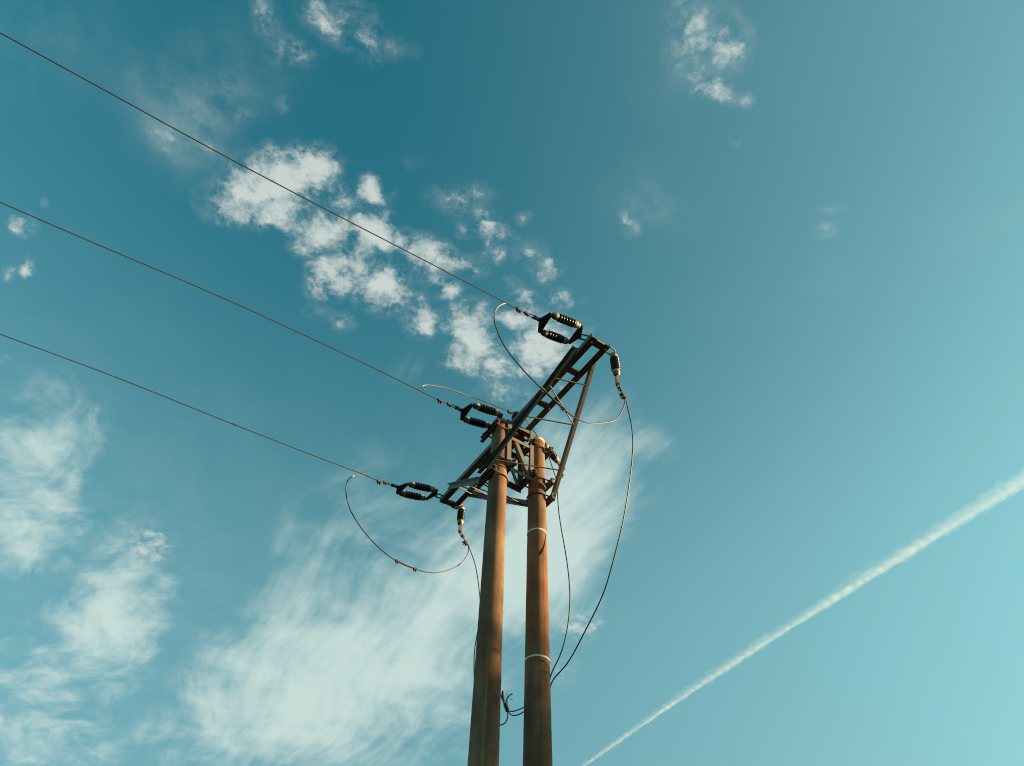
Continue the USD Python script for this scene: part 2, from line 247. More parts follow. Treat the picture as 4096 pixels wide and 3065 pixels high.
def lathe(profile, p0, p1, sides=24, ref=(0, 0, 1.0)):
    """profile: (distance along p0-p1 in metres, radius)."""
    a, b, w = basis(np.subtract(p1, p0), ref); p0 = np.asarray(p0, float); ang = np.linspace(0, 2 * math.pi, sides, endpoint=False)
    ring = np.cos(ang)[:, None] * a + np.sin(ang)[:, None] * b; v, f = [], []
    for d, r in profile: v.append(p0 + w * d + ring * max(r, 1e-5))
    k = len(profile)
    for i in range(k - 1):
        for j in range(sides):
            j2 = (j + 1) % sides; f += [[i * sides + j, i * sides + j2, (i + 1) * sides + j2], [i * sides + j, (i + 1) * sides + j2, (i + 1) * sides + j]]
    v = np.vstack(v); n = len(v); v = np.vstack([v, p0 + w * profile[0][0], p0 + w * profile[-1][0]])
    for j in range(sides):
        j2 = (j + 1) % sides; f += [[n, j2, j], [n + 1, (k - 1) * sides + j, (k - 1) * sides + j2]]
    return trimesh.Trimesh(v, f, process=False)


def rod(p0, p1, r, sides=12):
    L = float(np.linalg.norm(np.subtract(p1, p0))); return lathe([(0, r * .8), (r * .2, r), (L - r * .2, r), (L, r * .8)], p0, p1, sides)


def spline(pts, step=0.02, closed=False):
    from scipy.interpolate import CubicSpline
    p = np.asarray(pts, float); d = np.sqrt(np.linalg.norm(np.diff(p, axis=0), axis=1)); s = np.concatenate([[0], np.cumsum(d)])
    cs = CubicSpline(s, p); L = np.linalg.norm(np.diff(p, axis=0), axis=1).sum(); return cs(np.linspace(0, s[-1], max(8, int(L / step))))


def tube(pts, r, sides=8):
    p = np.asarray(pts, float); n = len(p); t = np.gradient(p, axis=0); t /= np.linalg.norm(t, axis=1, keepdims=True)
    a = basis(t[0])[0]; v = []; ang = np.linspace(0, 2 * math.pi, sides, endpoint=False); rr = np.broadcast_to(r, (n,))
    for i in range(n):
        a = unit(a - t[i] * (a @ t[i])); b = np.cross(t[i], a); v.append(p[i] + rr[i] * (np.cos(ang)[:, None] * a + np.sin(ang)[:, None] * b))
    f = []
    for i in range(n - 1):
        for j in range(sides):
            j2 = (j + 1) % sides; f += [[i * sides + j, i * sides + j2, (i + 1) * sides + j2], [i * sides + j, (i + 1) * sides + j2, (i + 1) * sides + j]]
    v = np.vstack(v); k = len(v); v = np.vstack([v, p[0], p[-1]])
    for j in range(sides):
        j2 = (j + 1) % sides; f += [[k, j2, j], [k + 1, (n - 1) * sides + j, (n - 1) * sides + j2]]
    return trimesh.Trimesh(v, f, process=False)


def plate(outline, normal, thick, centre=True):
    """A flat plate from 3-D outline points, thick along normal."""
    o = np.asarray(outline, float); n = unit(normal); c = o.mean(0); a = unit(o[1] - o[0] - n * (n @ (o[1] - o[0]))); b = np.cross(n, a)
    import shapely
    poly2 = np.stack([(o - c) @ a, (o - c) @ b], 1); g = shapely.Polygon(poly2); g = g.buffer(-0.004).buffer(0.004, quad_segs=3)
    q = np.array(g.exterior.coords)[:-1]
    return prism(q, c - n * thick / 2, c + n * thick / 2, a, b)


def hexnut(c, axis, r, h):
    a, b, w = basis(axis); c = np.asarray(c, float); ang = np.arange(6) * math.pi / 3
    return prism(np.stack([r * np.cos(ang), r * np.sin(ang)], 1), c - w * h / 2, c + w * h / 2, a, b)


# ------------------------------------------------------------------ materials
def mat(name, nodes, links): return usdkit.material(stage, f'/World/Looks/{name}', nodes, links, surface='p.BSDF')


def mottled(name, c1, c2, scale, rough, metallic=0.0, bump=0.0, spec=0.5, stain=None, stain_at=(0.55, 0.75), stretch=(1, 1, 1), bscale=None, c3=None):
    n = {'g': ('geometry', {}), 'm': ('mapping', {'scale': tuple(stretch)}), 'n': ('noise_texture', {'scale': scale, 'detail': 6.0, 'roughness': 0.62}),
         'r': ('rgb_ramp', {'ramp': [(0.3, c1), (0.7, c2)] if c3 is None else [(0.28, c1), (0.5, c3), (0.72, c2)]}),
         'p': ('principled_bsdf', {'roughness': rough, 'metallic': metallic, 'specular_ior_level': spec})}
    l = [('g.position', 'm.vector'), ('m.vector', 'n.vector'), ('n.fac', 'r.fac')]
    out = 'r.color'
    if stain:
        n['n2'] = ('noise_texture', {'scale': scale * 0.35, 'detail': 7.0, 'roughness': 0.66}); l.append(('m.vector', 'n2.vector'))
        n['k'] = ('map_range', {'range_type': 'smoothstep', 'from_min': stain_at[0], 'from_max': stain_at[1], 'to_min': 0.0, 'to_max': 1.0, 'clamp': True}); l.append(('n2.fac', 'k.value'))
        n['x'] = ('mix', {'mix_type': 'mix', 'color2': stain}); l += [(out, 'x.color1'), ('k.result', 'x.fac')]; out = 'x.color'
    l.append((out, 'p.base_color'))
    if bump:
        n['n3'] = ('noise_texture', {'scale': bscale or scale * 6, 'detail': 5.0, 'roughness': 0.6}); n['b'] = ('bump', {'strength': 0.6, 'distance': bump})
        l += [('g.position', 'n3.vector'), ('n3.fac', 'b.height'), ('b.normal', 'p.normal')]
    return mat(name, n, l)


def concrete(name, dark, light, stain, ripple, seed):
    n = {'g': ('geometry', {}), 'm': ('mapping', {'location': (seed, 0, 0), 'scale': (1, 1, 0.22)}), 'n': ('noise_texture', {'scale': 11.0, 'detail': 7.0, 'roughness': 0.65}),
         'r': ('rgb_ramp', {'ramp': [(0.3, dark), (0.7, light)]}),
         'n2': ('noise_texture', {'scale': 3.2, 'detail': 8.0, 'roughness': 0.68}), 'k': ('map_range', {'range_type': 'smoothstep', 'from_min': 0.45, 'from_max': 0.66, 'to_min': 0.0, 'to_max': 0.95, 'clamp': True}),
         'x': ('mix', {'mix_type': 'mix', 'color2': stain}),
         'n4': ('noise_texture', {'scale': 55.0, 'detail': 4.0, 'roughness': 0.7}), 'k4': ('map_range', {'range_type': 'smoothstep', 'from_min': 0.62, 'from_max': 0.72, 'to_min': 0.0, 'to_max': 0.4, 'clamp': True}), 'x4': ('mix', {'mix_type': 'mix', 'color2': tuple(a * 0.45 for a in dark)}),
         'n5': ('noise_texture', {'scale': 1.6, 'detail': 5.0, 'roughness': 0.6}), 'k5': ('map_range', {'range_type': 'smoothstep', 'from_min': 0.33, 'from_max': 0.67, 'to_min': 0.62, 'to_max': 1.22, 'clamp': True}), 'x5': ('vector_math', {'math_type': 'scale'}),
         'mw': ('mapping', {'scale': (3, 3, 1), 'location': (seed, 1, 0)}), 'w': ('noise_texture', {'scale': 28.0, 'detail': 3.0, 'roughness': 0.5, 'distortion': 0.6}),
         'n3': ('noise_texture', {'scale': 90.0, 'detail': 5.0, 'roughness': 0.7}), 'h': ('math', {'math_type': 'multiply_add', 'value2': ripple}),
         'b': ('bump', {'strength': 0.5, 'distance': 0.0012}), 'p': ('principled_bsdf', {'roughness': 0.9, 'specular_ior_level': 0.2, 'diffuse_roughness': 0.45})}
    l = [('g.position', 'm.vector'), ('m.vector', 'n.vector'), ('n.fac', 'r.fac'), ('m.vector', 'n2.vector'), ('n2.fac', 'k.value'), ('r.color', 'x.color1'), ('k.result', 'x.fac'),
         ('g.position', 'n4.vector'), ('n4.fac', 'k4.value'), ('x.color', 'x4.color1'), ('k4.result', 'x4.fac'), ('g.position', 'n5.vector'), ('n5.fac', 'k5.value'), ('x4.color', 'x5.vector1'), ('k5.result', 'x5.scale'), ('x5.vector', 'p.base_color'),
         ('g.position', 'mw.vector'), ('mw.vector', 'w.vector'), ('g.position', 'n3.vector'), ('w.fac', 'h.value1'), ('n3.fac', 'h.value3'), ('h.value', 'b.height'), ('b.normal', 'p.normal')]
    return mat(name, n, l)


M = {
    'pole_a': concrete('weathered_concrete', (0.112, 0.076, 0.050), (0.205, 0.130, 0.079), (0.215, 0.092, 0.040), 0.1, 0.0),
    'pole_b': concrete('stained_concrete', (0.105, 0.069, 0.045), (0.19, 0.117, 0.07), (0.215, 0.09, 0.038), 0.9, 3.7),
    'joint': mottled('dark_joint', (0.05, 0.036, 0.026), (0.10, 0.07, 0.045), 20.0, 0.9),
    'cap': mottled('terracotta_cap', (0.36, 0.20, 0.13), (0.48, 0.29, 0.19), 20.0, 0.85, bump=0.002),
    'steel': mottled('galvanised_steel', (0.058, 0.053, 0.047), (0.108, 0.097, 0.083), 14.0, 0.55, 0.05, bump=0.0002, spec=0.35, stain=(0.13, 0.085, 0.055), stain_at=(0.6, 0.8)),
    'rust': mottled('rusty_steel', (0.06, 0.027, 0.016), (0.12, 0.052, 0.028), 30.0, 0.8, 0.1, bump=0.0003),
    'black': mottled('dark_forged_steel', (0.03, 0.028, 0.026), (0.065, 0.056, 0.048), 25.0, 0.55, 0.3, bump=0.0003, stain=(0.14, 0.07, 0.035), stain_at=(0.55, 0.75)),
    'clamp': mottled('tarnished_clamp', (0.03, 0.021, 0.016), (0.085, 0.045, 0.028), 40.0, 0.55, 0.4),
    'porcelain': mottled('dark_glazed_porcelain', (0.010, 0.008, 0.008), (0.02, 0.014, 0.012), 12.0, 0.26, spec=0.22),
    'cement': mottled('pale_insulator_cap', (0.17, 0.145, 0.115), (0.27, 0.23, 0.18), 30.0, 0.6, 0.1, bump=0.0002),
    'wire': mottled('aged_aluminium_wire', (0.022, 0.020, 0.018), (0.048, 0.041, 0.035), 60.0, 0.55, 0.15),
    'bright': mottled('bright_aluminium_wire', (0.13, 0.11, 0.09), (0.20, 0.17, 0.14), 40.0, 0.45, 0.3),
    'cable': mottled('black_cable_sheath', (0.012, 0.013, 0.013), (0.028, 0.028, 0.028), 30.0, 0.5),
    'band': mottled('white_strap', (0.38, 0.38, 0.37), (0.48, 0.48, 0.47), 30.0, 0.4),
    'ground': mottled('dry_grass', (0.018, 0.024, 0.012), (0.045, 0.042, 0.024), 2.5, 1.0, bump=0.02, bscale=30.0, spec=0.03),
    'bark': mottled('bark', (0.06, 0.045, 0.03), (0.11, 0.085, 0.06), 6.0, 0.9),
    'leaf': mottled('foliage', (0.035, 0.06, 0.02), (0.07, 0.10, 0.035), 3.0, 0.7),
}

# ------------------------------------------------------------------ ground
g = usdkit.mesh(stage, '/World/ground', (np.array([[-9000, -9000, 0], [9000, -9000, 0], [9000, 9000, 0], [-9000, 9000, 0.]]), np.array([[0, 1, 2, 3]])), M['ground'])
tag(g.GetPrim(), 'dry grass ground below the poles', 'ground', kind='structure')

# ------------------------------------------------------------------ poles
H = 6.966
X1, X2 = -0.2684, 0.2684


def radius(z): return 0.095 + (H - z) / 130.0


def pole(x, label, material, bands, rings, seams):
    t = Thing('utility_pole', label, 'utility pole', (x, 0, -EYE), group=None)
    zs = np.linspace(-EYE - 0.02, H - 0.055, 24)
    prof = [(z + EYE + 0.02, radius(z)) for z in zs]
    t.part('shaft', lathe(prof, (x, 0, -EYE - 0.02), (x, 0, H), 64), material)
    t.part('cap', lathe([(0, 0.086), (0.004, 0.0925), (0.006, 0.097), (0.050, 0.096), (0.056, 0.090), (0.06, 0.075)], (x, 0, H - 0.06), (x, 0, H + 0.01), 64), M['cap'])
    for z, w in rings:
        r = radius(z)
        t.part('joint_ring', lathe([(0, r - .001), (.001, r + .0012), (w - .001, r + .0012), (w, r - .001)], (x, 0, z), (x, 0, z + 1), 64), M['joint'])
    for a0, z0, z1 in seams:
        zz = np.linspace(z0, z1, 30); wob = .004 * np.sin(zz * 3.1) + .003 * np.sin(zz * 7.7)
        t.part('mould_seam', tube(np.stack([x + (radius(zz) - .001) * np.cos(a0 + wob), (radius(zz) - .001) * np.sin(a0 + wob), zz], 1), .0024, 6), material)
    for z in bands:
        r = radius(z)
        t.part('white_band', lathe([(0, r + .0005), (0.001, r + .003), (0.019, r + .003), (0.02, r + .0005)], (x, 0, z - .01), (x, 0, z + 1), 64), M['band'])
    return t


pole(X1, 'nearer concrete utility pole on the left, its shaft bare of white straps', M['pole_a'], [], [(6.86, .004), (5.72, .005), (4.30, .004), (3.02, .005)], [(-2.35, -EYE, H - .06)])
pole(X2, 'farther concrete utility pole on the right, two white straps round its shaft', M['pole_b'], [5.50, 3.98], [(6.86, .004), (5.92, .004), (4.72, .004), (3.30, .005)], [(-1.55, -EYE, H - .06)])

# ------------------------------------------------------------------ cross-arm framework
F_ = Thing('crossarm', 'dark galvanised steel cross-arm framework bolted across both pole tops', 'crossarm', (0, 0, 6.0))
ZB = 6.955                                       # underside of the two long beams
up, dn = np.array([0, 0, 1.0]), np.array([0, 0, -1.0])
ex, ey = np.array([1.0, 0, 0]), np.array([0, 1.0, 0])
XA, XB = -0.157, 0.100
steel = M['steel']
F_.part('beam', angle((XA, -1.665, ZB), (XA, 1.645, ZB), ex, up, .075, .006, .063), steel)
F_.part('beam', angle((XB, -1.665, ZB), (XB, 1.645, ZB), -ex, up, .075, .006, .063), steel)
for y in (-1.605, -1.135, -0.535, 0.56, 1.09, 1.60):
    end = abs(y) > 1.5
    F_.part('cross_plate', channel((XA + .008, y, ZB + .0075), (XB - .008, y, ZB + .0075), ey, up, h=0.085 if end else 0.072, fl=0.035, t=0.006), steel)
    for x in (XA + .035, XB - .035):
        F_.part('bolt', join(hexnut((x, y, ZB - .006), up, .013, .012), rod((x, y, ZB - .022), (x, y, ZB + .03), .007)), steel)
for y in (-1.605, 1.60):                        # small lugs standing on the beam ends
    for x, s in ((XA, -1), (XB, 1)):
        F_.part('end_lug', bar((x - s * .004, y - .025, ZB + .055), (x - s * .004, y + .025, ZB + .055), .012, .05), steel)

# clamp channels and bolts: (pole x, height, side channels, ...)
def clamp(xp, z, sides, ring=None):
    r = radius(z)
    for s in sides:
        x = xp + s * (r + .004)
        F_.part('clamp_channel', channel((x, -0.155, z), (x, 0.215, z), up, s * ex, h=0.075, fl=0.045), steel)
        for y in (-.13, .16):
            F_.part('saddle_plate', bar((x + s * .02, y, z - .05), (x + s * .02, y, z + .05), .036, .006, ref=ex), steel)
    if ring is None:
        for y in (-(r + .016), r + .016):
            b = F_.part('clamp_bolt', rod((xp - r - .075, y, z), (xp + r + .075, y, z), .0085), M['rust'])
            for x in (xp - r - .058, xp + r + .058):
                F_.part('nut', hexnut((x, y, z), ex, .016, .016), M['rust'], parent=b)
    else:                                       # a U-bolt round the pole, its legs through the channel on side -ring
        rr = r + .011
        pts = [(xp - ring * (r + .07), -rr, z)] + [(xp + ring * rr * math.sin(a), -rr * math.cos(a), z) for a in np.linspace(0, math.pi, 17)] + [(xp - ring * (r + .07), rr, z)]
        b = F_.part('u_bolt', tube(spline(pts, .012), .0085), M['rust'])
        for y in (-rr, rr):
            F_.part('nut', hexnut((xp - ring * (r + .058), y, z), ex, .016, .016), M['rust'], parent=b)


for xp in (X1, X2):
    for z in (6.775, 6.26):
        clamp(xp, z, (-1, 1))
clamp(X1, 6.02, (-1,), ring=1)
clamp(X2, 6.02, (1,), ring=-1)

# raking struts from the clamps up to the beams
zs_ = 7.03
def strut(p0, p1, a, b, leg=.056, leg2=None): F_.part('strut', angle(p0, p1, a, b, leg, .006, leg2), steel)
strut((X1 - .155, -0.02, 6.115), (XA - .004, -1.375, zs_ + .035), -ex, dn, .045, .068)
strut((X1 - .155, 0.10, 6.045), (XA - .004, 1.385, zs_ + .035), -ex, dn, .045, .068)
strut((X2 + .165, -0.055, 6.03), (XB + .004, -1.345, 6.995), ex, up, .036, .075)
strut((X2 + .165, 0.11, 6.03), (XB + .004, 1.39, 7.01), ex, up, .036, .075)
def lerp(p, q, t): return tuple(np.asarray(p) + (np.asarray(q) - np.asarray(p)) * t)
cN, cF = ((X1 - .15, -0.02, 6.085), (XA, -1.375, zs_)), ((X1 - .15, 0.10, 6.015), (XA, 1.385, zs_))
dN, dF = ((X2 + .16, -0.055, 6.04), (XB, -1.345, 7.005)), ((X2 + .16, 0.11, 6.04), (XB, 1.39, 7.02))
for (c, d), ts in (((cN, dN), ((.08, .22), (.44, .55), (.76, .84))), ((cF, dF), ((.12, .22), (.46, .55), (.78, .84)))):
    for t0, t1 in ts:
        F_.part('tie_rod', rod(lerp(*c, t0), lerp(*d, t1), .0085), M['rust'] if t0 < .2 else steel)
F_.part('tie_rod', rod(lerp(*cN, .70), lerp(*dN, .55), .008), steel)
F_.part('tie_rod', rod(lerp(*cF, .70), lerp(*dF, .5), .008), steel)
F_.part('tie_rod', rod(lerp(*cF, .46), lerp(*dF, .25), .008), steel)

# the seat between the poles: two trussed faces under a top platform
for y, s in ((-0.115, -1), (0.15, 1)):
    ins = np.array([0, -s, 0.0])
    F_.part('post', angle((-0.228, y, 6.20), (-0.228, y, 6.945), ex, ins, .055, .005), steel)
    F_.part('post', angle((0.145, y, 6.22), (0.145, y, 6.945), -ex, ins, .05, .005), steel)
    for z, x0, x1 in ((6.915, -.172, .138), (6.665, -.165, .14), (6.165, -.165, .14)):
        F_.part('rail', angle((x0, y + ins[1] * .006, z + .03), (x1, y + ins[1] * .006, z + .03), dn, ins, .05, .005), steel)
    F_.part('brace', angle((-.125, y + ins[1] * .013, 6.66), (.085, y + ins[1] * .013, 6.19), ex, ins, .05, .005), steel)
F_.part('platform', bar((-0.16, 0.0175, 6.952 - .012), (0.13, 0.0175, 6.952 - .012), .25, .008), steel)
F_.part('platform_rib', channel((-.165, -.02, 6.905), (.138, -.02, 6.905), up, ey, h=.05, fl=.03), steel)
F_.part('support_arm', channel((.06, 0.0, 7.0), (.41, 0.015, 6.995), ey, up, h=.055, fl=.03), M['rust'])


# ------------------------------------------------------------------ insulators and fittings
def insulator(t, p0, p1, R, name='insulator', parent=None):
    """A stub porcelain insulator between two pins, both pale caps and each shed a piece of its own."""
    p0, p1 = np.asarray(p0, float), np.asarray(p1, float); L = float(np.linalg.norm(p1 - p0)); w = (p1 - p0) / L
    c = 0.20 * L; k = R * 0.80
    body = t.part(name, lathe([(c * .2, k * .5), (c * .5, k * .8), (L - c * .5, k * .8), (L - c * .2, k * .5)], p0, p1, 20), M['porcelain'])
    t.part('end_cap', lathe([(0, k * .55), (c * .12, k * .8), (c * .45, k * .9), (c * .5, k * .98), (c * .92, k * 1.0), (c, k * .92)], p0, p1, 24), M['cement'], parent=body)
    t.part('end_cap', lathe([(0, k * .55), (c * .12, k * .8), (c * .45, k * .9), (c * .5, k * .98), (c * .92, k * 1.0), (c, k * .92)], p1, p0, 24), M['cement'], parent=body)
    for q, a, b in ((p0, p0, p1), (p1, p1, p0)):
        t.part('dome', lathe([(-.006, k * .25), (0.0, k * .62), (c * .2, k * .86), (c * .42, k * .93), (c * .45, k * .86)], a, b, 24), M['black'], parent=body)
    n = 6; s0, s1 = c * 1.0, L - c * 1.0; d = (s1 - s0) / n
    for i in range(n):
        a = s0 + d * i; rr = R * (1.0 if 0 < i < n - 1 else .96)
        prof = [(a + d * .03, k * .90)] + [(a + d * (.03 + .94 * u), k * .90 + (rr - k * .90) * math.sin(math.pi * u) ** .55) for u in np.linspace(.08, .92, 8)] + [(a + d * .97, k * .90)]
        t.part('shed', lathe(prof, p0, p1, 28), M['porcelain'], parent=body)
    return body


def u_clamp(t, c, along, r=.011, name='wire_clamp', m='clamp', size=1.0):
    """A bolted saddle clamp on a wire: a body, a keeper and two bolts hanging below with their nuts."""
    a, b, w = basis(along); c = np.asarray(c, float); s = size
    if b[2] > 0: b = -b                          # b hangs down
    body = join(bar(c - w * .022 * s, c + w * .022 * s, .030 * s, .030 * s, ref=b, ch=.006), bar(c + b * .016 * s - w * .017 * s, c + b * .016 * s + w * .017 * s, .036 * s, .010 * s, ref=b, ch=.003))
    p = t.part(name, body, M[m])
    for k in (-.013, .013):
        q = c + w * k * s
        t.part('clamp_bolt', join(rod(q - b * .02 * s, q + b * .046 * s, .0048 * s), hexnut(q + b * .030 * s, b, .0095 * s, .009)), M[m], parent=p)
    return p


def shackle(t, end, mouth, half, r=.0085):
    """A U shackle: its bow at end, legs reaching the two points mouth -/+ half."""
    end, mouth, half = (np.asarray(x, float) for x in (end, mouth, half)); d = mouth - end
    pts = [mouth - half, end + d * .35 - half, end + d * .06 - half * .72, end - d * .03, end + d * .06 + half * .72, end + d * .35 + half, mouth + half]
    return t.part('shackle', tube(spline(pts, .006), r, 10), M['black'])


def clevis(t, p, q, wd=.020):
    """A forged twin-plate clevis tapering from p to q with a cross bolt at each end."""
    p, q = np.asarray(p, float), np.asarray(q, float); a, b, w = basis(q - p)
    m = []
    for s in (-1, 1):
        o = a * s * .011
        m.append(plate([p + o - b * wd * .55, p + o + b * wd * .55, q + o + b * wd, q + o - b * wd], a, .006))
    c = t.part('clevis', join(*m), M['black'])
    for z in (p + w * .012, q - w * .014):
        t.part('pin', join(rod(z - a * .024, z + a * .024, .007), hexnut(z + a * .02, a, .012, .008)), M['black'], parent=c)
    return c


def tension_string(label, pole_end, wire_end, i0, i1, j0, j1, arm_pt, cl0, cl1):
    """A double string: yoke plates at both ends, two insulators, shackle to the arm, clevis and two clamps towards the wire."""
    t = Thing('strain_insulator', label, 'insulator string', pole_end)
    up_ = np.array([0, 0, 1.0])
    for v, a, b in ((wire_end, i0, j0), (pole_end, i1, j1)):
        v, a, b = (np.asarray(x, float) for x in (v, a, b)); w = unit(b - a); out = unit(v - (a + b) / 2)
        n = unit(np.cross(w, out)); e = .017
        t.part('yoke_plate', plate([a - w * e + out * e, a - w * e * .9 - out * e, a + w * e * .2 - out * e * 1.1, b - w * e * .2 - out * e * 1.1, b + w * e * .9 - out * e, b + w * e + out * e, v + out * .014 + w * .02, v + out * .014 - w * .02], n, .016), M['black'])
    for a, b in ((i0, i1), (j0, j1)):
        a, b = np.asarray(a, float), np.asarray(b, float); d = unit(b - a)
        body = insulator(t, a + d * .022, b - d * .022, .050)
        for q in (a, b):
            t.part('pin', join(rod(q + up_ * .022, q - up_ * .022, .008), hexnut(q - up_ * .018, up_, .013, .01), rod(q, (q + d * .03 if q is a else q - d * .03), .009)), M['black'], parent=body)
    half = np.array([0, .033, 0.0])
    shackle(t, np.asarray(pole_end) + unit(np.subtract(pole_end, arm_pt)) * .0, arm_pt, half)
    t.part('shackle', tube(spline([np.asarray(pole_end) + np.array([.012, 0, .018]), np.asarray(pole_end) + np.array([.028, .0, 0]), np.asarray(pole_end) + np.array([.012, 0, -.018]), np.asarray(pole_end) + np.array([-.012, 0, -.016]), np.asarray(pole_end) + np.array([-.02, 0, 0]), np.asarray(pole_end) + np.array([-.01, 0, .018])], .006), .007, 8), M['black'])
    d = unit(np.subtract(cl1, wire_end)); we = np.asarray(wire_end, float)
    far = np.linalg.norm(np.subtract(cl1, we))
    clevis(t, we + d * .01, we + d * (far * .52))
    a, b, w = basis(d); s = we + d * far * .48
    for k in (-1, 1):
        t.part('thimble_loop', tube(spline([s + a * .016 * k, s + d * far * .25 + a * .013 * k, np.asarray(cl1, float) + a * .003 * k], .01), .0055), M['wire'])
    u_clamp(t, cl1, d); u_clamp(t, cl0, d, size=1.15)
    return t


SR = dict(pole_end=(-0.2688, -1.5766, 6.9700), wire_end=(-0.7730, -1.5512, 6.8900), i0=(-0.7296, -1.6779, 6.8900), i1=(-0.3292, -1.6933, 6.9700), j0=(-0.6946, -1.4307, 6.8900), j1=(-0.3062, -1.4486, 6.9700))
SM = dict(pole_end=(-0.2885, 0.0078, 6.9700), wire_end=(-0.7790, 0.0374, 6.8900), i0=(-0.7390, -0.1081, 6.8900), i1=(-0.3315, -0.1171, 6.9700), j0=(-0.7171, 0.1488, 6.8900), j1=(-0.3262, 0.1163, 6.9700))
SL = dict(pole_end=(-0.2663, 1.5712, 6.9700), wire_end=(-0.7642, 1.6423, 6.8900), i0=(-0.7002, 1.5204, 6.8900), i1=(-0.3002, 1.4872, 6.9700), j0=(-0.7218, 1.7380, 6.8900), j1=(-0.3153, 1.7014, 6.9700))
tension_string('double dark porcelain strain insulator at the near, upper arm end, its pale caps sunlit', arm_pt=(-0.1764, -1.6117, 6.9650), cl1=(-0.9686, -1.5700, 6.8392), cl0=(-1.0713, -1.5700, 6.8253), **SR)
tension_string('double dark porcelain strain insulator beside the top of the left pole', arm_pt=(-0.2047, -0.0591, 6.9750), cl1=(-0.9749, 0.0200, 6.8669), cl0=(-1.0949, 0.0200, 6.8480), **SM)
tension_string('double dark porcelain strain insulator at the far, lower end of the cross-arm', arm_pt=(-0.1658, 1.5526, 6.9650), cl1=(-0.9628, 1.6300, 6.8605), cl0=(-1.0494, 1.6300, 6.8337), **SL)


def hanging_string(label, top, bottom, attach, c_end, cl0, cl1, R=.052):
    t = Thing('suspension_insulator', label, 'insulator', top)
    top, bottom, attach, c_end, cl0, cl1 = (np.asarray(x, float) for x in (top, bottom, attach, c_end, cl0, cl1))
    insulator(t, top, bottom, R)
    d = unit(bottom - top)
    shackle(t, top - d * .015 + unit(top - attach) * .01, attach, np.array([0, .04, 0]))
    t.part('eye', lathe([(0, .010), (.006, .014), (.02, .014), (.026, .010)], top - d * .022, top + d, 14), M['black'])
    clevis(t, bottom - d * .012, c_end, .022)
    w = unit(cl0 - c_end); a = basis(w)[0]
    for k in (-1, 1):
        t.part('thimble_loop', tube(spline([c_end - w * .015 + a * .016 * k, (c_end + cl0) / 2 + a * .015 * k, cl0 + a * .003 * k], .008), .0055), M['wire'])
    t.part('tail', tube(spline([cl0, (cl0 + cl1) / 2 + a * .004, cl1], .01), .007), M['wire'])
    u_clamp(t, cl0, cl1 - cl0); u_clamp(t, cl1, cl1 - cl0, size=1.3)
    return t


hanging_string('single dark insulator hanging from the near upper arm end, right of the tallest beam', (0.1952, -1.6000, 6.9696), (0.2044, -1.6000, 6.5950), (0.105, -1.615, 6.975), (0.2025, -1.6000, 6.4295), (0.2306, -1.6000, 6.3810), (0.2629, -1.6000, 6.2860))
hanging_string('single dark insulator hanging from the far lower arm end, left of the left pole', (0.1686, 1.6200, 7.0256), (0.1748, 1.6200, 6.7112), (0.105, 1.61, 6.97), (0.1834, 1.6200, 6.5827), (0.2337, 1.6200, 6.5448), (0.2839, 1.6200, 6.4593))
hanging_string('single dark insulator pulled out sideways behind the top of the right pole', (0.3724, -0.0092, 6.9600), (0.6255, 0.0525, 6.8600), (.39, .015, 6.985), (0.6777, 0.0612, 6.8200), (0.6900, 0.0621, 6.7926), (0.6600, 0.0787, 6.6730), R=.048)

# post insulator standing on the seat
t = Thing('post_insulator', 'squat dark post insulator standing on the steel seat between the pole tops', 'insulator', (-.055, -.02, 6.95))
pb = np.array([-.06, -.03, 6.948])
t.part('base', lathe([(0, .05), (.004, .056), (.016, .056), (.022, .047), (.05, .045), (.056, .04)], pb, pb + up, 28), M['cement'])
bd = t.part('body', lathe([(.05, .040), (.06, .044), (.24, .042), (.25, .036)], pb, pb + up, 24), M['porcelain'])
for i in range(4):
    a = .066 + i * .044
    t.part('shed', lathe([(a, .043)] + [(a + .040 * u, .043 + .019 * math.sin(math.pi * u) ** .6) for u in np.linspace(.1, .9, 7)] + [(a + .040, .043)], pb, pb + up, 28), M['porcelain'], parent=bd)
t.part('head', lathe([(.24, .034), (.246, .046), (.275, .048), (.292, .040), (.3, .022)], pb, pb + up, 24), M['porcelain'])

# ------------------------------------------------------------------ wires
def thing_tube(name, label, cat, pts, r, m, step=.03, group=None, sides=8, part='wire'):
    t = Thing(name, label, cat, pts[0], group)
    t.part(part, tube(spline(pts, step), r, sides), m)
    return t


def conductor(label, near):
    """A line wire from its clamp out over the camera's left; beyond the frame it runs on, sagging, to the next span."""
    pts = [np.asarray(p, float) for p in near]
    a, b = pts[-2], pts[-1]; d = (b - a) / abs(b[0] - a[0])
    for k in (3, 8, 16, 26, 38):
        pts.append(np.array([b[0] - k, b[1] + d[1] * k * .3, b[2] + d[2] * k + .0016 * k * k]))
    t = Thing('line_wire', label, 'power line', pts[0])
    t.part('strand', tube(spline(pts, .25), .0058, 8), M['wire'])
    return t


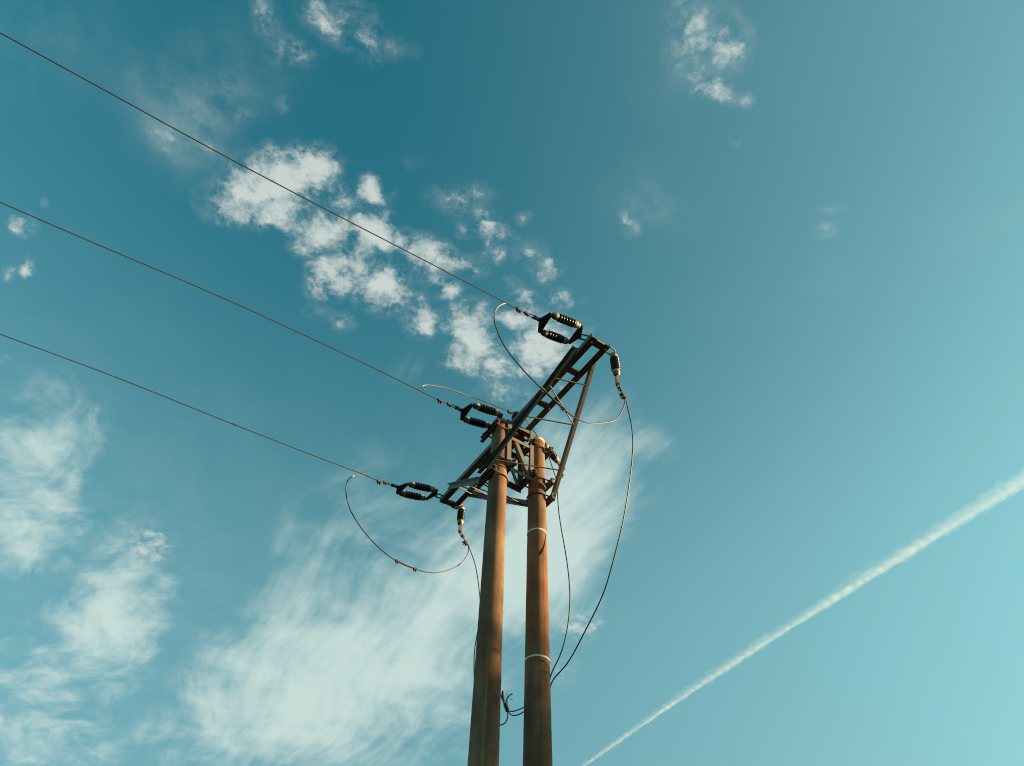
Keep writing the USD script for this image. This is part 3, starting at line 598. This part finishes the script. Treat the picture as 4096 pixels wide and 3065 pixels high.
wr = conductor('uppermost line wire running off to the upper left corner of the sky', [(-0.9686, -1.5700, 6.8392), (-1.0880, -1.5700, 6.8207), (-1.2229, -1.5700, 6.8146), (-2.2893, -1.5700, 6.7334), (-4.1726, -1.5700, 6.5926), (-5.1921, -1.5700, 6.5601), (-6.1082, -1.5700, 6.5310)])
wm = conductor('middle line wire running left from beside the left pole top', [(-0.9749, 0.0200, 6.8669), (-1.0994, 0.0200, 6.8474), (-1.2950, 0.0200, 6.8434), (-1.7671, 0.0200, 6.8401), (-3.6148, 0.0200, 6.7529), (-4.7714, 0.0200, 6.6336), (-5.8007, 0.0200, 6.5337)])
wl = conductor('lowest line wire running left from the far lower arm end', [(-0.9628, 1.6300, 6.8605), (-1.0577, 1.6300, 6.8335), (-1.2000, 1.6300, 6.8322), (-1.5556, 1.6300, 6.8072), (-2.9840, 1.6300, 6.7064), (-4.3144, 1.6300, 6.6328), (-5.4838, 1.6300, 6.5254)])
wr.part('splice', tube(np.array([(-1.2238, -1.5650, 6.8239), (-1.1752, -1.5650, 6.8291), (-1.1173, -1.5650, 6.8325)]), .0085), M['clamp'])
wl.part('splice', tube(np.array([(-1.2176, 1.6300, 6.8312), (-1.1707, 1.6300, 6.8338)]), .0085), M['wire'])
wl.part('splice', tube(np.array([(-2.9679, 1.6300, 6.7100), (-2.9168, 1.6300, 6.7122)]), .010), M['wire'])


def jumper(label, pts, bright_n, clamps, seg=None, extra=()):
    t = Thing('jumper_wire', label, 'jumper wire', pts[0])
    p = spline(pts, .02)
    k = int(len(p) * bright_n)
    if k > 2: t.part('bare_end', tube(p[:k + 1], .0072, 8), M['bright'])
    t.part('loop', tube(p[max(k, 0):], .0066, 8), M['wire'])
    for c, d in clamps: u_clamp(t, c, np.subtract(d, c), size=.95)
    for e in extra: t.part('lead', tube(spline(e, .02), .0066, 8), M['wire'])
    return t


jr = [(-1.2358, -1.5750, 6.7955), (-1.3070, -1.5800, 6.6869), (-1.3513, -1.5800, 6.5625), (-1.3628, -1.5800, 6.4176), (-1.3251, -1.5800, 6.2558), (-1.2212, -1.5900, 6.0237), (-1.0876, -1.5900, 5.8902), (-0.9631, -1.6000, 5.7743), (-0.8096, -1.6000, 5.6833), (-0.6801, -1.6000, 5.6217), (-0.5625, -1.6000, 5.5596), (-0.4203, -1.6000, 5.5164), (-0.2608, -1.6000, 5.5424), (-0.0788, -1.6000, 5.6497), (0.0879, -1.6000, 5.7952), (0.1919, -1.6000, 5.9738), (0.2588, -1.6000, 6.1525), (0.2858, -1.6000, 6.2931)]
t = jumper('jumper wire loop passing in front of the upper half of the cross-arm', jr, .13, [((-0.7919, -1.6000, 5.6804), (-0.7389, -1.6000, 5.6535)), ((-0.5506, -1.6000, 5.5601), (-0.5034, -1.6000, 5.5398))])
t.part('sunlit_splice', tube(np.array([(-0.7852, -1.6070, 5.6631), (-0.6854, -1.6070, 5.6085), (-0.5739, -1.6070, 5.5530)]), .0105), M['clamp'])
jl = [(-1.2485, 1.6300, 6.8387), (-1.3177, 1.6300, 6.8018), (-1.3858, 1.6200, 6.7376), (-1.4374, 1.6200, 6.6510), (-1.4535, 1.6200, 6.5305), (-1.4164, 1.6200, 6.3728), (-1.3210, 1.6200, 6.1897), (-1.1549, 1.6200, 6.0209), (-0.9640, 1.6200, 5.8863), (-0.7949, 1.6200, 5.8069), (-0.6541, 1.6200, 5.7647), (-0.5282, 1.6200, 5.7506), (-0.3814, 1.6200, 5.7561), (-0.2460, 1.6200, 5.7743), (-0.1007, 1.6200, 5.8243), (0.0652, 1.6200, 5.9341), (0.2035, 1.6200, 6.0698), (0.2953, 1.6200, 6.2247), (0.3298, 1.6200, 6.3595), (0.3092, 1.6200, 6.4603)]
t = jumper('jumper wire loop hanging in the open sky left of the left pole', jl, .0, [((-0.6224, 1.6200, 5.7631), (-0.5741, 1.6200, 5.7556)), ((-0.3793, 1.6200, 5.7571), (-0.3362, 1.6200, 5.7602))])
t.part('bare_sleeve', tube(spline([(-1.3884, 1.6200, 6.7333), (-1.4219, 1.6200, 6.6878), (-1.4458, 1.6200, 6.6253), (-1.4518, 1.6200, 6.5661)], .01), .0085), M['bright'])
t.part('doubled_wire', tube(np.array([(-0.6256, 1.6150, 5.7659), (-0.5088, 1.6150, 5.7537), (-0.3821, 1.6150, 5.7576)]), .0066), M['clamp'])
jm = [(-1.3021, 0.0200, 6.8966), (-1.3411, 0.0200, 6.9117), (-1.3347, 0.0200, 6.9582), (-1.2473, 0.0100, 7.0130), (-1.0703, 0.0000, 7.0782), (-0.8222, -0.0100, 7.1261), (-0.5340, -0.0200, 7.1720), (-0.2506, -0.0300, 7.2024), (-0.0770, -0.0300, 7.2449), (0.0324, -0.0200, 7.2417), (0.1258, -0.0200, 7.1873), (0.2157, -0.0100, 7.1150), (0.3155, 0.0000, 7.0308), (0.4776, 0.0672, 7.0200), (0.6003, 0.0929, 6.9800), (0.6849, 0.0820, 6.9000), (0.6900, 0.0644, 6.8061)]
t = jumper('jumper wire passing over the post insulator between the pole tops', jm, .32, [((-0.1685, -0.0300, 7.2127), (-0.0860, -0.0300, 7.2315))], extra=[[(-0.1477, -0.0300, 7.2089), (-0.1195, -0.0350, 7.1813), (-0.0781, -0.0500, 7.1440), (0.0302, -0.0400, 7.1592), (0.1259, -0.0200, 7.1811)], [(0.4824, 0.0345, 6.8400), (0.4722, -0.0051, 6.7200), (0.6200, 0.1411, 6.7751), (0.6300, 0.1097, 6.6348), (0.6400, 0.0774, 6.5474)]])

# cables that run down behind the poles
thing_tube('down_cable', 'long black cable bowing out furthest right before running down behind the right pole', 'cable', [(0.2858, -1.6000, 6.2931), (0.3058, -1.6000, 6.0647), (0.3169, -1.6000, 5.7564), (0.3200, -1.5529, 5.4680), (0.3300, -1.4594, 5.2047), (0.3500, -1.2772, 4.8231), (0.3700, -1.0777, 4.5295), (0.3900, -0.8668, 4.2799), (0.4000, -0.5569, 4.0522), (0.4100, -0.2357, 3.8720), (0.4100, -0.0154, 3.7900), (.40, 0.0, 3.48), (.36, .12, 3.40)], .0062, M['cable'])
thing_tube('down_cable', 'black cable hanging close along the right side of the right pole', 'cable', [(0.6400, 0.0772, 6.5529), (0.5188, -0.0600, 6.2368), (0.4787, -0.1400, 5.7391), (0.4622, -0.2400, 5.2177), (0.4340, -0.3200, 4.8050), (0.4182, -0.3400, 4.5143), (0.3949, -0.3100, 4.2135), (0.3759, -0.2000, 3.9709), (0.3607, -0.0700, 3.8127), (.38, .06, 3.50), (.34, .13, 3.42)], .0062, M['cable'])
thing_tube('down_cable', 'black cable dropping behind the left pole and showing again along its left edge', 'cable', [(0.3092, 1.6200, 6.4603), (0.3353, 1.5800, 6.3309), (0.3751, 1.5200, 6.1287), (0.3806, 1.4200, 5.8248), (0.3509, 1.3000, 5.5220), (0.2729, 1.1200, 5.1562), (0.1067, 0.8500, 4.7685), (-0.0179, 0.6800, 4.4269), (-0.1175, 0.5200, 4.1587), (-0.1870, 0.3800, 3.8975), (-0.2436, 0.2400, 3.6418), (-.25, .17, 3.35), (-.20, .16, 3.25), (-0.0553, 0.1000, 3.3185)], .0062, M['cable'])

t = Thing('cable_bundle', 'taped bundle of frayed black cable ends tied between the two poles', 'cable bundle', (-0.0547, 0.0000, 3.4278))
def wtube(name, pts, r, m='cable'): t.part(name, tube(spline(pts, .006), r, 8), M[m])
wtube('lead', [(-0.0505, 0.0000, 3.4050), (-0.0390, 0.0100, 3.3829), (-0.0290, 0.0300, 3.3585), (-0.0272, 0.0600, 3.3358), (-0.0330, 0.0900, 3.3271), (-0.0478, 0.1200, 3.3280), (-0.0699, 0.1500, 3.3359)], .0052)
wtube('lead', [(-0.0507, 0.0000, 3.4110), (-0.0233, 0.0100, 3.4147), (0.0245, 0.0300, 3.4356), (0.0932, 0.0600, 3.4813), (0.1486, 0.0900, 3.5237), (0.1993, 0.1200, 3.5654), (0.2683, 0.1600, 3.6210)], .0052)
wtube('lead', [(-0.0506, 0.0000, 3.4080), (-0.0263, 0.0100, 3.3988), (0.0049, 0.0200, 3.3946), (0.0495, 0.0400, 3.4101), (0.1113, 0.0700, 3.4499), (0.1963, 0.1200, 3.5202), (0.2687, 0.1600, 3.5847)], .0052)
wtube('wrapping', [(-0.0714, 0.0000, 3.4589), (-0.0656, 0.0000, 3.4410), (-0.0564, 0.0000, 3.4243), (-0.0503, 0.0000, 3.3991)], .0165)
wtube('cut_end', [(-0.0726, 0.0000, 3.4433), (-0.1048, -0.0100, 3.4774), (-0.1372, -0.0200, 3.5146), (-0.1670, -0.0300, 3.5684), (-0.1928, -0.0400, 3.6099)], .0068)
wtube('cut_end', [(-0.0762, 0.0000, 3.4452), (-0.0914, 0.0000, 3.4799), (-0.0962, 0.0100, 3.5257), (-0.0999, 0.0100, 3.5757)], .0085)
wtube('cut_end', [(-0.0678, 0.0000, 3.4539), (-0.0607, 0.0100, 3.4910), (-0.0512, 0.0100, 3.5217), (-0.0245, 0.0200, 3.5579), (0.0083, 0.0200, 3.5919)], .0062)
wtube('strand', [(-0.0878, 0.0000, 3.4780), (-0.0884, -0.0100, 3.5041), (-0.0794, -0.0100, 3.5470), (-0.0689, -0.0200, 3.5818)], .0016)
wtube('strand', [(-0.0511, 0.0100, 3.5186), (-0.0511, 0.0100, 3.5403), (-0.0419, 0.0200, 3.5725)], .0022)
wtube('strand', [(-0.0377, 0.0100, 3.5415), (-0.0132, 0.0200, 3.5352), (0.0235, 0.0300, 3.5404)], .0022)
wtube('strand', [(-0.0663, 0.0000, 3.4605), (-0.0465, 0.0100, 3.4863), (-0.0491, 0.0100, 3.5131)], .003)
wtube('strand', [(-0.0804, 0.0000, 3.4651), (-0.0955, 0.0000, 3.4512), (-0.0858, 0.0000, 3.4241), (-0.0694, 0.0000, 3.3992), (-0.0637, 0.0000, 3.3860)], .0018)

# ------------------------------------------------------------------ contrail, high above and far beyond the poles
t0 = np.array([748.0, 6593.0, 3000.0]) + np.array([-310.0, 520.0, 0.0]); t1 = np.array([2810.0, 3041.0, 3000.0]) + np.array([640.0, -1110.0, 0.0])
def trail(off, n_len, sides, r0, r1, seed, teeth):
    L = np.linalg.norm(t1 - t0); d = (t1 - t0) / L; a = np.array([0, 0, 1.0]); b = np.cross(d, a); k = int(L / n_len)
    s_ = np.linspace(0, L, k); ang = np.linspace(0, 2 * math.pi, sides, endpoint=False); bend = 60 * np.sin(s_ / L * math.pi * 1.3)
    grow = r0 + (r1 - r0) * (s_ / L) ** 1.1
    pts = t0 + d * s_[:, None] + b * bend[:, None] + off * grow[:, None]
    q = np.stack([np.repeat(s_[:, None], sides, 1) / 60.0, np.cos(ang)[None] * np.ones((k, 1)) * .9 + 5, np.sin(ang)[None] * np.ones((k, 1)) * .9 + 9], -1)
    nz = meshkit.fbm(q, 4, seed) - .5; lump = np.abs(np.sin(s_ / 27.0 + 5.0 * meshkit.noise(np.stack([s_ / 210, s_ * 0, s_ * 0], -1), seed))) * (.4 + 1.1 * meshkit.noise(np.stack([s_ / 75, s_ * 0 + 3, s_ * 0], -1), seed)) - .45
    side = np.clip(np.cos(ang - teeth), 0, 1)[None]
    slow = .65 + .7 * meshkit.noise(np.stack([s_ / 330, s_ * 0 + 7, s_ * 0], -1), seed)
    rr = (grow * slow)[:, None] * (1 + 1.8 * nz + (1.7 if teeth < 0 else .35) * lump[:, None] * side)
    v = pts[:, None] + rr[..., None] * (np.cos(ang)[None, :, None] * a + np.sin(ang)[None, :, None] * b)
    i, j = np.meshgrid(np.arange(k - 1), np.arange(sides), indexing='ij'); j2 = (j + 1) % sides
    f = np.stack([i * sides + j, i * sides + j2, (i + 1) * sides + j2, (i + 1) * sides + j], -1).reshape(-1, 4)
    v = v.reshape(-1, 3); f = np.vstack([f[:, [0, 1, 2]], f[:, [0, 2, 3]]]); m = len(v); v = np.vstack([v, pts[0], pts[-1]])
    e = [[m, (x + 1) % sides, x] for x in range(sides)] + [[m + 1, (k - 1) * sides + x, (k - 1) * sides + (x + 1) % sides] for x in range(sides)]
    return trimesh.Trimesh(v, np.vstack([f, e]), process=False)


def ice(name, density):
    return usdkit.material(stage, f'/World/Looks/{name}', {'v': ('principled_volume', {'color': (0.78, 0.90, 1.0), 'density': density, 'anisotropy': 0.0})}, [], volume='v.volume')


ct = Thing('contrail', 'white puffed contrail climbing across the clear sky at the lower right', 'contrail', (1700.0, 4950.0, 3000.0), frame='world')
for nm, off, r0, r1, seed, teeth, dens in (('core', (0, 0, -.12), 6.5, 17.0, 3, -.6, .0034), ('puffs', (0, 0, 0), 9.0, 26.0, 21, -.6, .0018), ('fringe', (0, 0, .08), 11.0, 33.0, 34, -.9, .0010),
                                      ('drift', (-.22, .15, .5), 12.0, 38.0, 8, 1.5, .0008), ('drift', (-.3, .2, .75), 15.0, 48.0, 55, 1.5, .0005)):
    ct.part(nm, trail(np.array(off), 6.5, 20, r0, r1, seed, teeth), ice(f'ice_{nm}_{seed}', dens), smooth=True)

# ------------------------------------------------------------------ trees to the right, outside the frame: the low sun behind them dapples the foot of the poles
rng = np.random.default_rng(11)


def tree(label, dist, side, height, spread, clumps, seed, low=.35):
    """A broad-leaved tree towards the sun: trunk, limbs and a crown of leaf-sized faces gathered in loose clumps."""
    g = np.random.default_rng(seed)
    s_ = np.array([math.sin(SUN_AZ), math.cos(SUN_AZ)]); p_ = np.array([-s_[1], s_[0]])
    bx, by = np.array([CX, CY]) + s_ * dist + p_ * side
    t = Thing('tree', label, 'tree', (bx, by, 0), frame='world')
    base = np.array([bx, by, 0.0]); top = base + [0, 0, height * .8]
    limbs = [tube(spline([base, base + [.1, .05, height * .3], base + [-.05, .1, height * .55], top], .5), np.linspace(.24, .05, max(8, int(np.linalg.norm(top - base) / .5))), 9)]
    cs = []
    for i in range(clumps):
        a = g.uniform(0, 2 * math.pi); z = g.uniform(low, 1.0); r = spread * math.sqrt(g.uniform(.05, 1)) * math.sin(math.pi * min(1, max(.12, (z - low * .8) / (1.12 - low * .8)))) ** .7
        cs.append(base + [r * math.cos(a), r * math.sin(a), z * height])
    cs = np.array(cs)
    for c in cs[::3]:
        z0 = g.uniform(.25, .6) * height; q = base + [0, 0, z0]
        limbs.append(tube(spline([q, q * .5 + c * .5 + [0, 0, .3], c], .5), .035, 6))
    t.part('trunk', join(*limbs), M['bark'])
    n = 115; pts = (cs[:, None] + g.normal(0, .34, (len(cs), n, 3)) * [1, 1, .8]).reshape(-1, 3)
    k = len(pts); u = g.normal(size=(k, 3)); u /= np.linalg.norm(u, axis=1, keepdims=True); w = np.cross(u, g.normal(size=(k, 3))); w /= np.linalg.norm(w, axis=1, keepdims=True)
    L = g.uniform(.05, .09, (k, 1)); v = np.stack([pts - u * L, pts + w * L * .5, pts + u * L, pts - w * L * .5], 1).reshape(-1, 3)
    i = np.arange(k)[:, None] * 4; f = np.vstack([i + [0, 1, 2], i + [0, 2, 3]])
    t.part('crown', (v, f), M['leaf'], smooth=False)


tree('leafy tree beyond the right edge of the view, tallest of the row', 24.0, 0.6, 11.0, 3.0, 150, 5)
tree('leafy tree beyond the right edge of the view, broad and low', 27.5, -1.9, 11.4, 3.2, 130, 6)
tree('leafy tree beyond the right edge of the view, slim and sparse', 22.0, 3.0, 10.15, 2.6, 110, 7)
